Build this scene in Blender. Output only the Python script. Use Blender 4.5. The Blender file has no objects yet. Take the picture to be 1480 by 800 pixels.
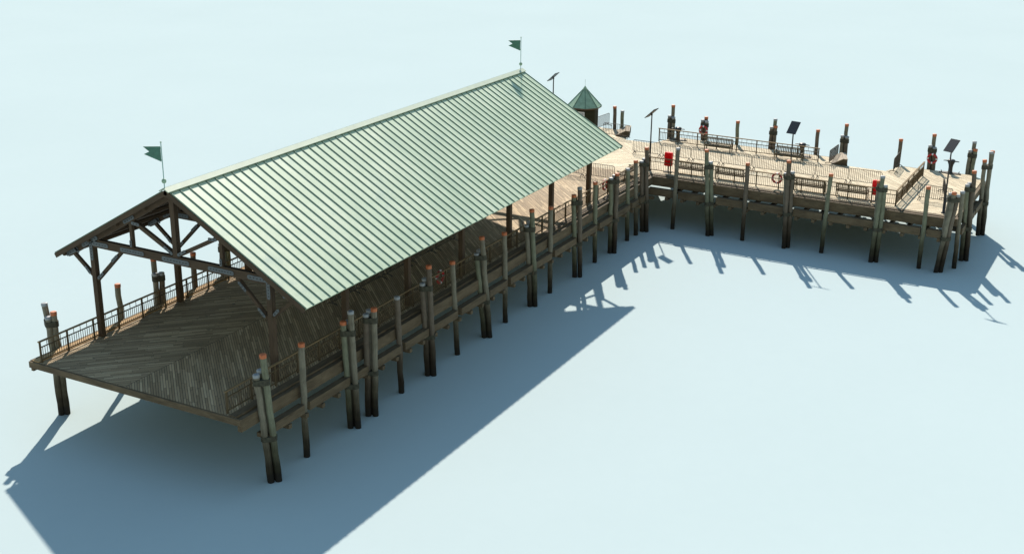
import bpy, math, random
from mathutils import Vector, Matrix
random.seed(7)
SC = bpy.context.scene
COL = SC.collection
D = 3.624            # deck height above the water
# ---------------------------------------------------------------- helpers
class MB:
    """collects boxes, bars and turned shapes, links them as one mesh object"""
    def __init__(s, origin=(0, 0, 0)):
        s.v = []; s.f = []; s.uv = []; s.mi = []; s.o = Vector(origin); s.sm = []
    def face(s, pts, uvs, mi=0, smooth=False):
        i = len(s.v); s.v += [Vector(p) - s.o for p in pts]
        s.f.append(tuple(range(i, i + len(pts)))); s.uv += uvs; s.mi.append(mi); s.sm.append(smooth)
    def mesh(s, vs, faces, uvs, mi=0, smooth=False):
        i = len(s.v); s.v += [Vector(p) - s.o for p in vs]
        for f, u in zip(faces, uvs):
            s.f.append(tuple(i + k for k in f)); s.uv += u; s.mi.append(mi); s.sm.append(smooth)
    def obox(s, c, ax, ay, az, mi=0):
        """box with centre c and half-axis vectors; u runs along the longest axis"""
        c, ax, ay, az = Vector(c), Vector(ax), Vector(ay), Vector(az)
        vs = [c + i * ax + j * ay + k * az for i in (-1, 1) for j in (-1, 1) for k in (-1, 1)]
        L = [a.length for a in (ax, ay, az)]; m = L.index(max(L)); ro = random.random() * 50
        quads = [((0, 1, 3, 2), 0), ((4, 6, 7, 5), 0), ((0, 4, 5, 1), 1), ((2, 3, 7, 6), 1), ((0, 2, 6, 4), 2), ((1, 5, 7, 3), 2)]
        sg = [(i, j, k) for i in (-1, 1) for j in (-1, 1) for k in (-1, 1)]
        det = ax.cross(ay).dot(az)
        fs, us = [], []
        for q, n in quads:
            if det < 0: q = q[::-1]
            o = [a for a in range(3) if a != n]
            if m in o: ua = m; va = [a for a in o if a != m][0]
            else: ua, va = o
            fs.append(q); us.append([(sg[w][ua] * L[ua] + ro, sg[w][va] * L[va] + ro * .37 + n) for w in q])
        s.mesh(vs, fs, us, mi)
    def box(s, x0, x1, y0, y1, z0, z1, mi=0):
        s.obox(((x0 + x1) / 2, (y0 + y1) / 2, (z0 + z1) / 2), ((x1 - x0) / 2, 0, 0), (0, (y1 - y0) / 2, 0), (0, 0, (z1 - z0) / 2), mi)
    def bar(s, a, b, w, h, up=(0, 0, 1), mi=0):
        """rectangular bar from a to b, w across and h along up"""
        a, b = Vector(a), Vector(b); d = b - a; t = d.normalized(); up = Vector(up)
        if abs(t.dot(up.normalized())) > .99: up = Vector((1, 0, 0))
        r = t.cross(up).normalized(); u = r.cross(t)
        s.obox((a + b) / 2, d / 2, r * w / 2, u * h / 2, mi)
    def tube(s, pts, rad, n=8, mi=0, closed=False, smooth=True, caps=True):
        pts = [Vector(p) for p in pts]; N = len(pts); rr = rad if isinstance(rad, (list, tuple)) else [rad] * N
        vs, fs, us = [], [], []; prev = None; dist = [0]
        for i in range(1, N): dist.append(dist[-1] + (pts[i] - pts[i - 1]).length)
        for i, p in enumerate(pts):
            if closed: t = (pts[(i + 1) % N] - pts[i - 1]).normalized()
            else: t = (pts[min(i + 1, N - 1)] - pts[max(i - 1, 0)]).normalized()
            if prev is None:
                h = Vector((0, 0, 1)) if abs(t.z) < .9 else Vector((1, 0, 0)); x = h.cross(t).normalized()
            else: x = (prev - t * prev.dot(t)).normalized()
            prev = x; y = t.cross(x)
            for k in range(n):
                a = 2 * math.pi * k / n; vs.append(p + (x * math.cos(a) + y * math.sin(a)) * rr[i])
        for i in range(N if closed else N - 1):
            j = (i + 1) % N
            for k in range(n):
                k2 = (k + 1) % n
                fs.append((i * n + k, i * n + k2, j * n + k2, j * n + k))
                c = 2 * math.pi * rr[i] / n; d1 = dist[i]; d2 = dist[j] if j else d1 + .1
                us.append([(d1, k * c), (d1, (k + 1) * c), (d2, (k + 1) * c), (d2, k * c)])
        s.mesh(vs, fs, us, mi, smooth)
        if caps and not closed:
            for i, rev in ((0, True), (N - 1, False)):
                ring = [vs[i * n + k] for k in range(n)]
                if rev: ring = ring[::-1]
                s.face(ring, [((q - pts[i]).x, (q - pts[i]).y) for q in ring], mi)
    def prism(s, poly, z0, z1, mi_top=0, mi_side=0):
        """vertical prism on a counter-clockwise polygon"""
        n = len(poly)
        s.face([(x, y, z1) for x, y in poly], [(x, y) for x, y in poly], mi_top)
        s.face([(x, y, z0) for x, y in reversed(poly)], [(x, y) for x, y in reversed(poly)], mi_side)
        for i in range(n):
            (xa, ya), (xb, yb) = poly[i], poly[(i + 1) % n]; L = math.hypot(xb - xa, yb - ya); o = i * 3.3
            s.face([(xa, ya, z0), (xb, yb, z0), (xb, yb, z1), (xa, ya, z1)], [(o, z0), (o + L, z0), (o + L, z1), (o, z1)], mi_side)
    def lathe(s, prof, c=(0, 0, 0), n=16, mi=0, smooth=True):
        s.tube([(c[0], c[1], c[2] + z) for r, z in prof], [max(r, .001) for r, z in prof], n, mi, smooth=smooth)
    def build(s, name, mats, parent=None):
        me = bpy.data.meshes.new(name); me.from_pydata([tuple(v) for v in s.v], [], s.f)
        ul = me.uv_layers.new(name='UVMap'); fl = [c for u in s.uv for c in u]; ul.data.foreach_set('uv', fl)
        for m in (mats if isinstance(mats, (list, tuple)) else [mats]): me.materials.append(m)
        me.polygons.foreach_set('material_index', s.mi); me.polygons.foreach_set('use_smooth', s.sm); me.update()
        o = bpy.data.objects.new(name, me); o.location = s.o; COL.objects.link(o)
        if parent is not None:
            o.parent = parent; o.location = s.o - Vector(parent.get('_w', (0, 0, 0)))
        o['_w'] = tuple(s.o)
        return o
def tag(o, label, cat, group=None, kind=None):
    if label: o['label'] = label
    if cat: o['category'] = cat
    if group: o['group'] = group
    if kind: o['kind'] = kind
    return o
def thing(name, loc, label, cat, group=None):
    o = bpy.data.objects.new(name, None); o.location = loc; o.empty_display_size = .3; COL.objects.link(o); o['_w'] = tuple(loc)
    return tag(o, label, cat, group)
def copy_tree(o, loc, rotz=0, label=None):
    """a copy of a thing with copies of its parts and sub-parts"""
    r = o.copy(); COL.objects.link(r); r.location = loc; r.rotation_euler = (0, 0, rotz)
    if label: r['label'] = label
    for ch in o.children:
        c = ch.copy(); COL.objects.link(c); c.parent = r
        for g in ch.children:
            d = g.copy(); COL.objects.link(d); d.parent = c
    return r
# ---------------------------------------------------------------- materials
class NB:
    def __init__(s, name):
        s.m = bpy.data.materials.new(name); s.m.use_nodes = True; s.t = s.m.node_tree; s.b = s.t.nodes['Principled BSDF']
    def n(s, t, **k):
        x = s.t.nodes.new(t)
        for a, v in k.items(): setattr(x, a, v)
        return x
    def l(s, a, b): s.t.links.new(a, b)
    def math(s, op, a, b=None, clamp=False):
        x = s.n('ShaderNodeMath', operation=op, use_clamp=clamp)
        for i, v in enumerate((a, b)):
            if v is None: continue
            if isinstance(v, (int, float)): x.inputs[i].default_value = v
            else: s.l(v, x.inputs[i])
        return x.outputs[0]
    def vec(s, x, y, z=0.):
        c = s.n('ShaderNodeCombineXYZ')
        for i, v in enumerate((x, y, z)):
            if isinstance(v, (int, float)): c.inputs[i].default_value = v
            else: s.l(v, c.inputs[i])
        return c.outputs[0]
    def noise(s, vec, scale=1, detail=4, rough=.55):
        x = s.n('ShaderNodeTexNoise'); x.inputs['Scale'].default_value = scale; x.inputs['Detail'].default_value = detail; x.inputs['Roughness'].default_value = rough
        if vec is not None: s.l(vec, x.inputs['Vector'])
        return x.outputs['Fac']
    def white(s, vec):
        x = s.n('ShaderNodeTexWhiteNoise'); x.noise_dimensions = '3D'; s.l(vec, x.inputs['Vector']); return x.outputs['Value']
    def ramp(s, f, stops):
        r = s.n('ShaderNodeValToRGB'); e = r.color_ramp.elements
        while len(e) < len(stops): e.new(.5)
        for q, (p, c) in zip(e, stops): q.position = p; q.color = (*c, 1)
        s.l(f, r.inputs[0]); return r.outputs[0]
    def mix(s, f, a, b, mode='MIX'):
        x = s.n('ShaderNodeMix', data_type='RGBA', blend_type=mode)
        for i, v in ((0, f), (6, a), (7, b)):
            if isinstance(v, (int, float)): x.inputs[i].default_value = v
            elif isinstance(v, tuple): x.inputs[i].default_value = (*v, 1)
            else: s.l(v, x.inputs[i])
        return x.outputs[2]
    def bump(s, h, st=.3, dist=.02):
        b = s.n('ShaderNodeBump'); b.inputs['Strength'].default_value = st; b.inputs['Distance'].default_value = dist; s.l(h, b.inputs['Height']); s.l(b.outputs[0], s.b.inputs['Normal'])
    def color(s, c):
        if isinstance(c, tuple): s.b.inputs['Base Color'].default_value = (*c, 1)
        else: s.l(c, s.b.inputs['Base Color'])
    def set(s, rough=.6, metal=0, spec=.5):
        s.b.inputs['Roughness'].default_value = rough; s.b.inputs['Metallic'].default_value = metal; s.b.inputs['Specular IOR Level'].default_value = spec
        return s.m
def sep(nb, v):
    x = nb.n('ShaderNodeSeparateXYZ'); nb.l(v, x.inputs[0]); return x.outputs
def uvcoord(nb):
    return nb.n('ShaderNodeTexCoord').outputs['UV']
def objcoord(nb):
    return nb.n('ShaderNodeTexCoord').outputs['Object']
def wood(name, dark, light, grain=28, rough=.8, spec=.25):
    nb = NB(name); u = sep(nb, uvcoord(nb))
    g = nb.noise(nb.vec(nb.math('MULTIPLY', u[0], 1.6), nb.math('MULTIPLY', u[1], grain)), 1, 5, .65)
    p = nb.noise(nb.vec(nb.math('MULTIPLY', u[0], .7), nb.math('MULTIPLY', u[1], 2.5)), 1, 3)
    f = nb.math('ADD', nb.math('MULTIPLY', g, .6), nb.math('MULTIPLY', p, .4))
    nb.color(nb.ramp(f, [(.33, dark), (.66, light)])); nb.bump(g, .35, .012)
    return nb.set(rough, 0, spec)
def plank(name, cross, wid=.115, ln=1.7):
    """diagonal decking meeting in a herringbone seam; planks are told apart by their own tint"""
    nb = NB(name); o = sep(nb, objcoord(nb)); a = math.sqrt(.5)
    if cross: lo = o[1]; w = nb.math('SUBTRACT', o[0], 48.3); yy = nb.math('ABSOLUTE', w)
    else: lo = o[0]; w = nb.math('SUBTRACT', o[1], .1); yy = nb.math('MULTIPLY', nb.math('ABSOLUTE', w), -1)
    side = nb.math('GREATER_THAN', w, 0)
    u = nb.math('MULTIPLY', nb.math('ADD', lo, yy), a); v = nb.math('MULTIPLY', nb.math('SUBTRACT', lo, yy), a)
    vs = nb.math('DIVIDE', v, wid); row = nb.math('FLOOR', vs); fr = nb.math('SUBTRACT', vs, row)
    off = nb.white(nb.vec(row, side, 3.7))
    us = nb.math('ADD', nb.math('DIVIDE', u, ln), nb.math('MULTIPLY', off, 7)); cl = nb.math('FLOOR', us); fu = nb.math('SUBTRACT', us, cl)
    rnd = nb.white(nb.vec(row, cl, side))
    rn2 = nb.white(nb.vec(cl, row, nb.math('ADD', side, 9.1)))
    gapv = nb.math('LESS_THAN', nb.math('MINIMUM', fr, nb.math('SUBTRACT', 1, fr)), .075)
    gapu = nb.math('LESS_THAN', nb.math('MINIMUM', fu, nb.math('SUBTRACT', 1, fu)), .004)
    seam = nb.math('LESS_THAN', nb.math('ABSOLUTE', w), .012)
    gap = nb.math('MAXIMUM', nb.math('MAXIMUM', gapv, gapu), seam)
    g = nb.noise(nb.vec(nb.math('MULTIPLY', u, 2.2), nb.math('MULTIPLY', v, 38), rnd), 1, 5, .65)
    big = nb.noise(nb.vec(o[0], o[1]), .35, 4, .6)
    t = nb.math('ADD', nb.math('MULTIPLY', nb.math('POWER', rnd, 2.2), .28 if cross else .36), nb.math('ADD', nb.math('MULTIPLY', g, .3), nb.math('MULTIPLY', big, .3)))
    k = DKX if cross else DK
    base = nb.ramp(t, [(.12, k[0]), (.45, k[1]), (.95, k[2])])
    warm = nb.mix(nb.math('MULTIPLY', rn2, .35), base, (.66, .52, .40), 'MULTIPLY')
    spot = nb.math('GREATER_THAN', nb.noise(nb.vec(o[0], o[1]), 2.3, 2), .71)
    warm = nb.mix(nb.math('MULTIPLY', spot, .5), warm, (.1, .085, .07))
    nb.color(nb.mix(gap, warm, (.035, .028, .022)))
    h = nb.math('ADD', nb.math('MULTIPLY', nb.math('SUBTRACT', 1, gap), 1), nb.math('MULTIPLY', g, .25)); nb.bump(h, .5, .012)
    return nb.set(.75, 0, .2)
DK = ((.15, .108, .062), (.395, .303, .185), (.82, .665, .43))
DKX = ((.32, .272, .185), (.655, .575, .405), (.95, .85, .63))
def pilewood(name, dark, light):
    nb = NB(name); u = sep(nb, uvcoord(nb)); z = sep(nb, objcoord(nb))[2]
    g = nb.noise(nb.vec(nb.math('MULTIPLY', u[0], 1.1), nb.math('MULTIPLY', u[1], 30)), 1, 5, .65)
    p = nb.noise(objcoord(nb), 1.7, 4)
    f = nb.math('ADD', nb.math('MULTIPLY', g, .55), nb.math('MULTIPLY', p, .45))
    c = nb.ramp(f, [(.34, dark), (.62, light)])
    zz = nb.math('ADD', z, nb.math('MULTIPLY', nb.math('SUBTRACT', g, .5), .9))
    damp = nb.ramp(zz, [(.0, (.30, .28, .25)), (.99, (1, 1, 1))])
    damp.node.color_ramp.elements[1].position = 1.0
    dz = nb.n('ShaderNodeMapRange'); dz.inputs['From Min'].default_value = .5; dz.inputs['From Max'].default_value = 3.0
    nb.l(zz, dz.inputs['Value']); wet = nb.ramp(dz.outputs[0], [(0, (.15, .135, .115)), (.45, (.45, .43, .39)), (1, (1, 1, 1))])
    c = nb.mix(1., c, wet, 'MULTIPLY')
    tide = nb.math('LESS_THAN', nb.math('ADD', z, nb.math('MULTIPLY', g, .35)), .62)
    nb.color(nb.mix(tide, c, (.018, .016, .013))); nb.bump(g, .5, .02)
    return nb.set(.85, 0, .2)
def paint(name, col, rough=.5, metal=0, var=.25, scale=3, spec=.5):
    nb = NB(name); f = nb.noise(objcoord(nb), scale, 5, .6)
    nb.color(nb.ramp(f, [(.3, tuple(c * (1 - var) for c in col)), (.7, tuple(min(1, c * (1 + var)) for c in col))]))
    return nb.set(rough, metal, spec)
M = {}
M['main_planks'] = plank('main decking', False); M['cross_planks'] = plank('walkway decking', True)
M['timber'] = wood('weathered pier timber', (.05, .036, .022), (.175, .132, .08))
M['frame_timber'] = wood('dark stained timber', (.042, .029, .018), (.098, .066, .042))
M['soffit'] = wood('roof boards', (.05, .036, .026), (.11, .08, .058), 9)
M['rail_wood'] = wood('handrail timber', (.10, .068, .035), (.26, .18, .09), 30)
M['rail_metal'] = wood('railing timber', (.05, .036, .02), (.13, .095, .05), 30)
M['bench_wood'] = wood('bench timber', (.06, .047, .028), (.17, .135, .08), 30)
M['grey'] = pilewood('grey pile timber', (.085, .075, .055), (.25, .23, .175))
M['green'] = pilewood('greenish pile timber', (.08, .083, .055), (.23, .24, .168))
M['brown'] = pilewood('brown pile timber', (.066, .052, .039), (.18, .148, .113))
M['o'] = paint('orange pile cap', (.45, .125, .042), .6, 0, .3, 9)
M['w'] = paint('grey zinc pile cap', (.255, .275, .29), .55, 0, .25, 6)
M['edge_wood'] = wood('tan edge board', (.24, .15, .07), (.50, .34, .17), 22)
M['strap'] = paint('dark binding strap', (.055, .053, .038), .8, 0, .4, 8, .2)
M['plate'] = paint('galvanised plate', (.10, .115, .125), .6, .2, .25, 9)
M['bolt'] = paint('dark bolt', (.03, .03, .03), .5, .4, .2)
M['steel'] = paint('grey barrier steel', (.05, .045, .038), .65, 0, .2, 4)
M['black'] = paint('black cast iron', (.015, .016, .018), .4, .2, .3, 7)
M['lamp'] = paint('dark lamp paint', (.022, .02, .02), .45, .2, .2)
M['red'] = paint('red cabinet plastic', (.85, .003, .006), .4, 0, .06, 3, .2)
M['ring_red'] = paint('red lifebuoy', (.42, .018, .02), .45, 0, .15)
M['white'] = paint('white band', (.75, .76, .77), .5, 0, .06)
M['flag'] = paint('dark green sheet', (.04, .14, .10), .55, 0, .2, 5)
M['pole_green'] = paint('verdigris pole', (.20, .36, .33), .4, .4, .2, 5)
M['kiosk_wall'] = wood('dark kiosk boards', (.010, .010, .004), (.028, .028, .012), 12)
M['kiosk_roof'] = paint('kiosk roof paint', (.25, .375, .26), .5, 0, .2, 4)
M['kiosk_trim'] = paint('brown kiosk trim', (.09, .05, .03), .7, 0, .2)
M['glass'] = paint('pale window pane', (.35, .36, .40), .2, 0, .15, 6)
def roof_mat():
    nb = NB('pale green standing seam'); o = objcoord(nb); s3 = sep(nb, o)
    big = nb.noise(o, .22, 5, .6); fine = nb.noise(o, 5, 4, .7)
    st = nb.noise(nb.vec(nb.math('MULTIPLY', s3[0], 3), nb.math('MULTIPLY', s3[1], .5), s3[2]), 1, 4)
    pan = nb.white(nb.vec(nb.math('FLOOR', nb.math('DIVIDE', s3[0], .607)), 1.0, 2.0))
    f = nb.math('ADD', nb.math('ADD', nb.math('MULTIPLY', big, .5), nb.math('MULTIPLY', fine, .2)), nb.math('ADD', nb.math('MULTIPLY', st, .25), nb.math('MULTIPLY', pan, .06)))
    c = nb.ramp(f, [(.32, ROOF[0]), (.5, ROOF[1]), (.68, ROOF[2])])
    patch = nb.ramp(nb.noise(o, .55, 6, .7), [(.58, (0, 0, 0)), (.72, (1, 1, 1))])
    c = nb.mix(nb.math('MULTIPLY', patch, .62), c, (.23, .34, .29))
    nb.color(c); nb.bump(fine, .05, .01)
    nb.b.inputs['Metallic'].default_value = 0
    return nb.set(.5, 0, .6)
ROOF = ((.26, .375, .25), (.37, .475, .33), (.52, .585, .44))
M['roof'] = roof_mat()
M['seam'] = paint('green seam', (.12, .195, .145), .6, 0, .15, 3, .3)
M['ridge'] = paint('pale ridge cap', (.37, .44, .34), .6, 0, .08, 2)
def panel_mat():
    nb = NB('solar cells'); u = sep(nb, uvcoord(nb))
    def line(v, n):
        q = nb.math('FRACT', nb.math('MULTIPLY', v, n)); return nb.math('LESS_THAN', q, .1)
    g = nb.math('MAXIMUM', line(u[0], 8.5), line(u[1], 8.5))
    nb.color(nb.mix(g, (.018, .021, .025), (.06, .068, .075))); return nb.set(.35, 0, .3)
M['cells'] = panel_mat()
def water_mat():
    nb = NB('pale still water'); o = objcoord(nb)
    f = nb.noise(o, .06, 4); g = nb.noise(o, 1.2, 3)
    nb.color(nb.ramp(nb.math('ADD', nb.math('MULTIPLY', f, .7), nb.math('MULTIPLY', g, .3)), [(.3, WAT[0]), (.7, WAT[1])]))
    return nb.set(.9, 0, .0)
WAT = ((.410, .496, .507), (.426, .513, .524))
M['water'] = water_mat()
SKY, SUN, EXPO, OZ, AIR, DUST = .1, 5.15, .5, 3.7, 2.35, 0
PILES = [
    ('three-pile mooring dolphin at the near right deck corner, tall greenish pile beside short grey ones', 'bound piles along the covered deck', [(-2.168, -6.969, -2.348, -6.634, 5.259, 'w', 'grey'), (-1.918, -7.199, -2.097, -6.865, 6.17, 'o', 'green'), (-1.805, -6.956, -2.006, -6.582, 5.354, 'w', 'grey')], [4.891, 2.164]),
    ('single orange topped pile nearest the viewer, right of the near corner cluster', 'single piles along the covered deck', [(0.592, -6.879, 0.591, -6.876, 5.725, 'o', 'grey')], []),
    ('mooring dolphin with short orange topped left pile below the roof corner', 'bound piles along the covered deck', [(4.052, -6.929, 3.967, -6.77, 5.597, 'o', 'green'), (4.242, -7.259, 4.152, -7.092, 6.12, 'w', 'grey'), (4.385, -6.966, 4.305, -6.817, 5.536, 'w', 'grey')], [5.02, 2.258]),
    ('mooring dolphin with tall orange topped right pile second from the roof corner', 'bound piles along the covered deck', [(5.602, -6.919, 5.618, -6.948, 5.453, 'w', 'brown'), (5.782, -7.239, 5.809, -7.289, 5.762, 'o', 'grey'), (5.93, -6.951, 5.915, -6.923, 5.569, 'w', 'grey')], [5.145, 2.347]),
    ('only plain grey topped single pile under the roof eave', 'single piles along the covered deck', [(8.712, -6.859, 8.649, -6.741, 5.326, 'w', 'brown')], []),
    ('brownish three-pile mooring dolphin right of the grey topped single pile', 'bound piles along the covered deck', [(11.252, -6.889, 11.149, -6.696, 5.258, 'w', 'brown'), (11.412, -7.169, 11.316, -6.989, 6.238, 'o', 'brown'), (11.57, -6.901, 11.434, -6.648, 5.43, 'w', 'grey')], [4.987, 2.243]),
    ('orange topped single pile beside the shaded lifebuoy', 'single piles along the covered deck', [(14.472, -6.829, 14.35, -6.602, 5.495, 'o', 'grey')], []),
    ('three-pile mooring dolphin left of the deck edge where shade turns to sunlight', 'bound piles along the covered deck', [(17.412, -6.889, 17.192, -6.479, 5.1, 'w', 'green'), (17.572, -7.169, 17.342, -6.741, 6.085, 'o', 'grey'), (17.73, -6.901, 17.495, -6.462, 5.216, 'w', 'grey')], [4.872, 2.199]),
    ('orange topped single pile in front of the fifth roof column', 'single piles along the covered deck', [(20.082, -6.829, 20.022, -6.716, 5.598, 'o', 'grey')], []),
    ('greenish three-pile mooring dolphin just where sun reaches the covered deck', 'bound piles along the covered deck', [(23.162, -6.869, 23.019, -6.603, 5.232, 'w', 'grey'), (23.312, -7.139, 23.168, -6.87, 6.193, 'o', 'green'), (23.475, -6.876, 23.319, -6.585, 5.354, 'w', 'grey')], [4.957, 2.218]),
    ('orange topped single pile in front of the sixth roof column', 'single piles along the covered deck', [(25.872, -6.849, 25.845, -6.798, 5.662, 'o', 'grey')], []),
    ('mooring dolphin with lower orange left pile and taller grey right pile past the roof', 'bound piles along the covered deck', [(29.342, -6.909, 29.252, -6.742, 5.572, 'o', 'green'), (29.522, -7.199, 29.443, -7.052, 6.062, 'w', 'brown')], [5.039, 2.282]),
    ('greenish orange topped single pile beside the last roof column', 'single piles along the covered deck', [(32.652, -6.809, 32.592, -6.697, 5.617, 'o', 'green')], []),
    ('three-pile mooring dolphin in front of the open deck between the two walkways', 'bound piles along the covered deck', [(34.972, -6.889, 34.928, -6.807, 5.367, 'w', 'green'), (35.142, -7.169, 35.134, -7.153, 5.676, 'o', 'brown'), (35.295, -6.901, 35.283, -6.879, 5.487, 'w', 'grey')], [5.122, 2.374]),
    ('greenish grey topped single pile in front of the side bench', 'single piles along the covered deck', [(38.122, -6.799, 38.057, -6.677, 5.286, 'w', 'green')], []),
    ('grey orange topped single pile right of the side bench', 'single piles along the covered deck', [(39.622, -6.839, 39.516, -6.642, 5.538, 'o', 'grey')], []),
    ('three-pile mooring dolphin in the inner corner of the two walkways', 'bound piles along the covered deck', [(40.622, -6.919, 40.501, -6.692, 5.28, 'w', 'brown'), (40.782, -7.199, 40.66, -6.971, 6.269, 'o', 'brown'), (40.94, -6.931, 40.831, -6.729, 5.399, 'w', 'grey')], [5.044, 2.281]),
    ('grey topped single pile right of the left red cabinet', 'single piles along the far walkway', [(42.342, -8.589, 42.395, -8.687, 6.076, 'w', 'grey')], []),
    ('greenish three-pile mooring dolphin between the two leftmost front benches', 'bound piles along the far walkway', [(42.092, -11.399, 41.882, -11.007, 6.362, 'o', 'green'), (42.332, -11.639, 42.14, -11.28, 5.476, 'w', 'green')], [5.111, 2.407]),
    ('orange topped single pile left of the railing lifebuoy', 'single piles along the far walkway', [(42.362, -13.929, 42.359, -13.923, 5.679, 'o', 'brown')], []),
    ('three-pile mooring dolphin right of the railing lifebuoy', 'bound piles along the far walkway', [(42.102, -17.039, 42.036, -16.915, 6.326, 'o', 'brown'), (42.392, -17.249, 42.338, -17.148, 5.504, 'w', 'brown'), (42.485, -17.016, 42.314, -16.698, 5.35, 'w', 'grey')], [5.127, 2.488]),
    ('greenish orange topped single pile between the two rightmost front benches', 'single piles along the far walkway', [(42.452, -19.609, 42.541, -19.774, 5.651, 'o', 'green')], []),
    ('greenish three-pile mooring dolphin hiding the right red cabinet edge', 'bound piles along the far walkway', [(42.192, -23.109, 42.285, -23.282, 6.046, 'w', 'green'), (42.372, -23.429, 42.405, -23.49, 5.422, 'w', 'green'), (42.52, -23.141, 42.465, -23.038, 5.659, 'o', 'grey')], [5.112, 2.327]),
    ('greenish orange topped single pile before the small right barrier', 'single piles along the far walkway', [(42.532, -26.249, 42.528, -26.241, 5.679, 'o', 'green')], []),
    ('strongly leaning three-pile mooring dolphin at the right corner of the far walkway', 'bound piles along the far walkway', [(42.252, -27.419, 42.521, -27.92, 5.546, 'o', 'grey'), (42.472, -27.679, 42.71, -28.123, 5.355, 'w', 'brown'), (42.6, -27.421, 42.736, -27.675, 5.401, 'w', 'grey')], [5.008, 2.359]),
    ('grey topped single pile just right of the leaning corner cluster', 'single piles along the far walkway', [(43.742, -28.329, 43.695, -28.24, 5.365, 'w', 'grey')], []),
    ('three-pile mooring dolphin at the right end with tall brown pile and greenish short pile', 'bound piles along the far walkway', [(45.622, -28.449, 45.507, -28.234, 5.397, 'w', 'green'), (45.802, -28.759, 45.68, -28.532, 6.337, 'o', 'brown'), (45.95, -28.476, 45.861, -28.31, 5.448, 'w', 'grey')], [5.067, 2.308]),
    ('rightmost three-pile mooring dolphin with a tall grey capped pile', 'bound piles along the far walkway', [(52.222, -28.439, 52.117, -28.243, 5.629, 'o', 'grey'), (52.412, -28.759, 52.318, -28.584, 6.212, 'w', 'grey'), (52.555, -28.471, 52.638, -28.626, 6.225, 'o', 'grey')], [5.092, 2.389]),
    ('grey mooring dolphin at the back right corner of the far walkway, tall pile grey capped', 'bound piles along the far walkway', [(56.019, -26.604, 56.038, -26.64, 5.288, 'w', 'grey'), (55.885, -26.746, 56.015, -26.99, 5.417, 'o', 'green'), (56.222, -26.648, 56.31, -26.813, 5.913, 'w', 'grey')], [4.903]),
    ('mooring dolphin carrying the right lifebuoy, tall rear pile orange topped', 'bound piles along the far walkway', [(55.826, -23.919, 55.747, -23.771, 5.358, 'w', 'brown'), (55.854, -24.283, 55.75, -24.09, 5.237, 'w', 'brown'), (56.11, -24.074, 56.029, -23.924, 6.171, 'o', 'grey')], [5.001]),
    ('brown single pile behind the narrow barrier at the back right edge', 'single piles along the far walkway', [(55.817, -21.473, 55.855, -21.544, 5.539, 'o', 'brown')], []),
    ('mooring dolphin behind the right boarding ramp', 'bound piles along the far walkway', [(55.843, -17.157, 55.813, -17.102, 5.294, 'w', 'grey'), (55.763, -17.442, 55.776, -17.467, 5.248, 'w', 'brown'), (56.073, -17.273, 56.081, -17.287, 6.151, 'o', 'grey')], [4.883]),
    ('brown single pile at the right end of the back railing', 'single piles along the far walkway', [(55.798, -15.14, 55.805, -15.154, 5.501, 'o', 'brown')], []),
    ('mooring dolphin behind the right back bench, rear pile grey capped', 'bound piles along the far walkway', [(55.63, -11.351, 55.692, -11.465, 5.304, 'w', 'brown'), (55.646, -11.644, 55.715, -11.771, 5.426, 'o', 'brown'), (55.908, -11.47, 55.99, -11.622, 5.915, 'w', 'green')], [4.845]),
    ('greenish single pile behind the left back bench', 'single piles along the far walkway', [(55.422, -8.757, 55.407, -8.73, 5.522, 'o', 'green')], []),
    ('mooring dolphin carrying the left lifebuoy behind the back railing', 'bound piles along the far walkway', [(55.808, -5.735, 55.757, -5.64, 5.208, 'w', 'brown'), (55.713, -6.03, 55.698, -6.0, 5.146, 'w', 'grey'), (56.03, -5.855, 56.017, -5.83, 5.41, 'o', 'brown')], [4.8]),
    ('mooring dolphin beside the left black bollard, rear pile tall and orange topped', 'bound piles along the far walkway', [(55.391, -2.906, 55.378, -2.881, 5.308, 'w', 'brown'), (55.338, -3.289, 55.315, -3.246, 5.229, 'w', 'grey'), (55.635, -3.071, 55.628, -3.058, 6.149, 'o', 'grey')], [4.891]),
    ('dark orange topped single pile right of the green roofed kiosk', 'single piles along the far walkway', [(55.333, 1.905, 55.271, 2.021, 5.545, 'o', 'brown')], []),
    ('paler grey topped single pile, second right of the green roofed kiosk', 'single piles along the far walkway', [(55.407, 1.447, 55.443, 1.38, 5.219, 'w', 'green')], []),
    ('three-pile mooring dolphin at the far left near corner of the covered deck', 'bound piles along the covered deck', [(-1.828, 6.451, -1.873, 6.536, 5.217, 'w', 'grey'), (-1.628, 6.261, -1.677, 6.353, 5.438, 'o', 'grey'), (-1.49, 6.484, -1.705, 6.885, 5.796, 'w', 'grey')], [4.838]),
    ('lone orange topped pile behind the left railing near the first column', 'single piles along the covered deck', [(2.695, 6.314, 2.643, 6.411, 5.497, 'o', 'grey')], []),
    ('broad mooring dolphin behind the left railing before the second column', 'bound piles along the covered deck', [(5.085, 6.371, 5.166, 6.22, 5.335, 'w', 'grey'), (5.372, 6.177, 5.443, 6.046, 5.336, 'w', 'brown'), (5.467, 6.402, 5.409, 6.51, 6.085, 'o', 'grey')], [5.045]),
    ('orange topped pile seen through the gable right of the king post', 'single piles along the covered deck', [(8.158, 6.312, 8.177, 6.275, 5.608, 'o', 'brown')], []),
    ('dark mooring dolphin half hidden behind the right gable strut', 'bound piles along the covered deck', [(10.735, 6.46, 10.713, 6.502, 5.368, 'w', 'brown'), (11.079, 6.341, 11.081, 6.337, 5.663, 'w', 'green'), (11.145, 6.528, 11.11, 6.593, 5.902, 'w', 'grey')], [5.037]),
]
# ---------------------------------------------------------------- setting
w = MB(); S = 1500
w.face([(-S, -S, 0), (S, -S, 0), (S, S, 0), (-S, S, 0)], [(0, 0), (1, 0), (1, 1), (0, 1)])
tag(w.build('water', M['water']), None, None, None, 'structure')
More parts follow.
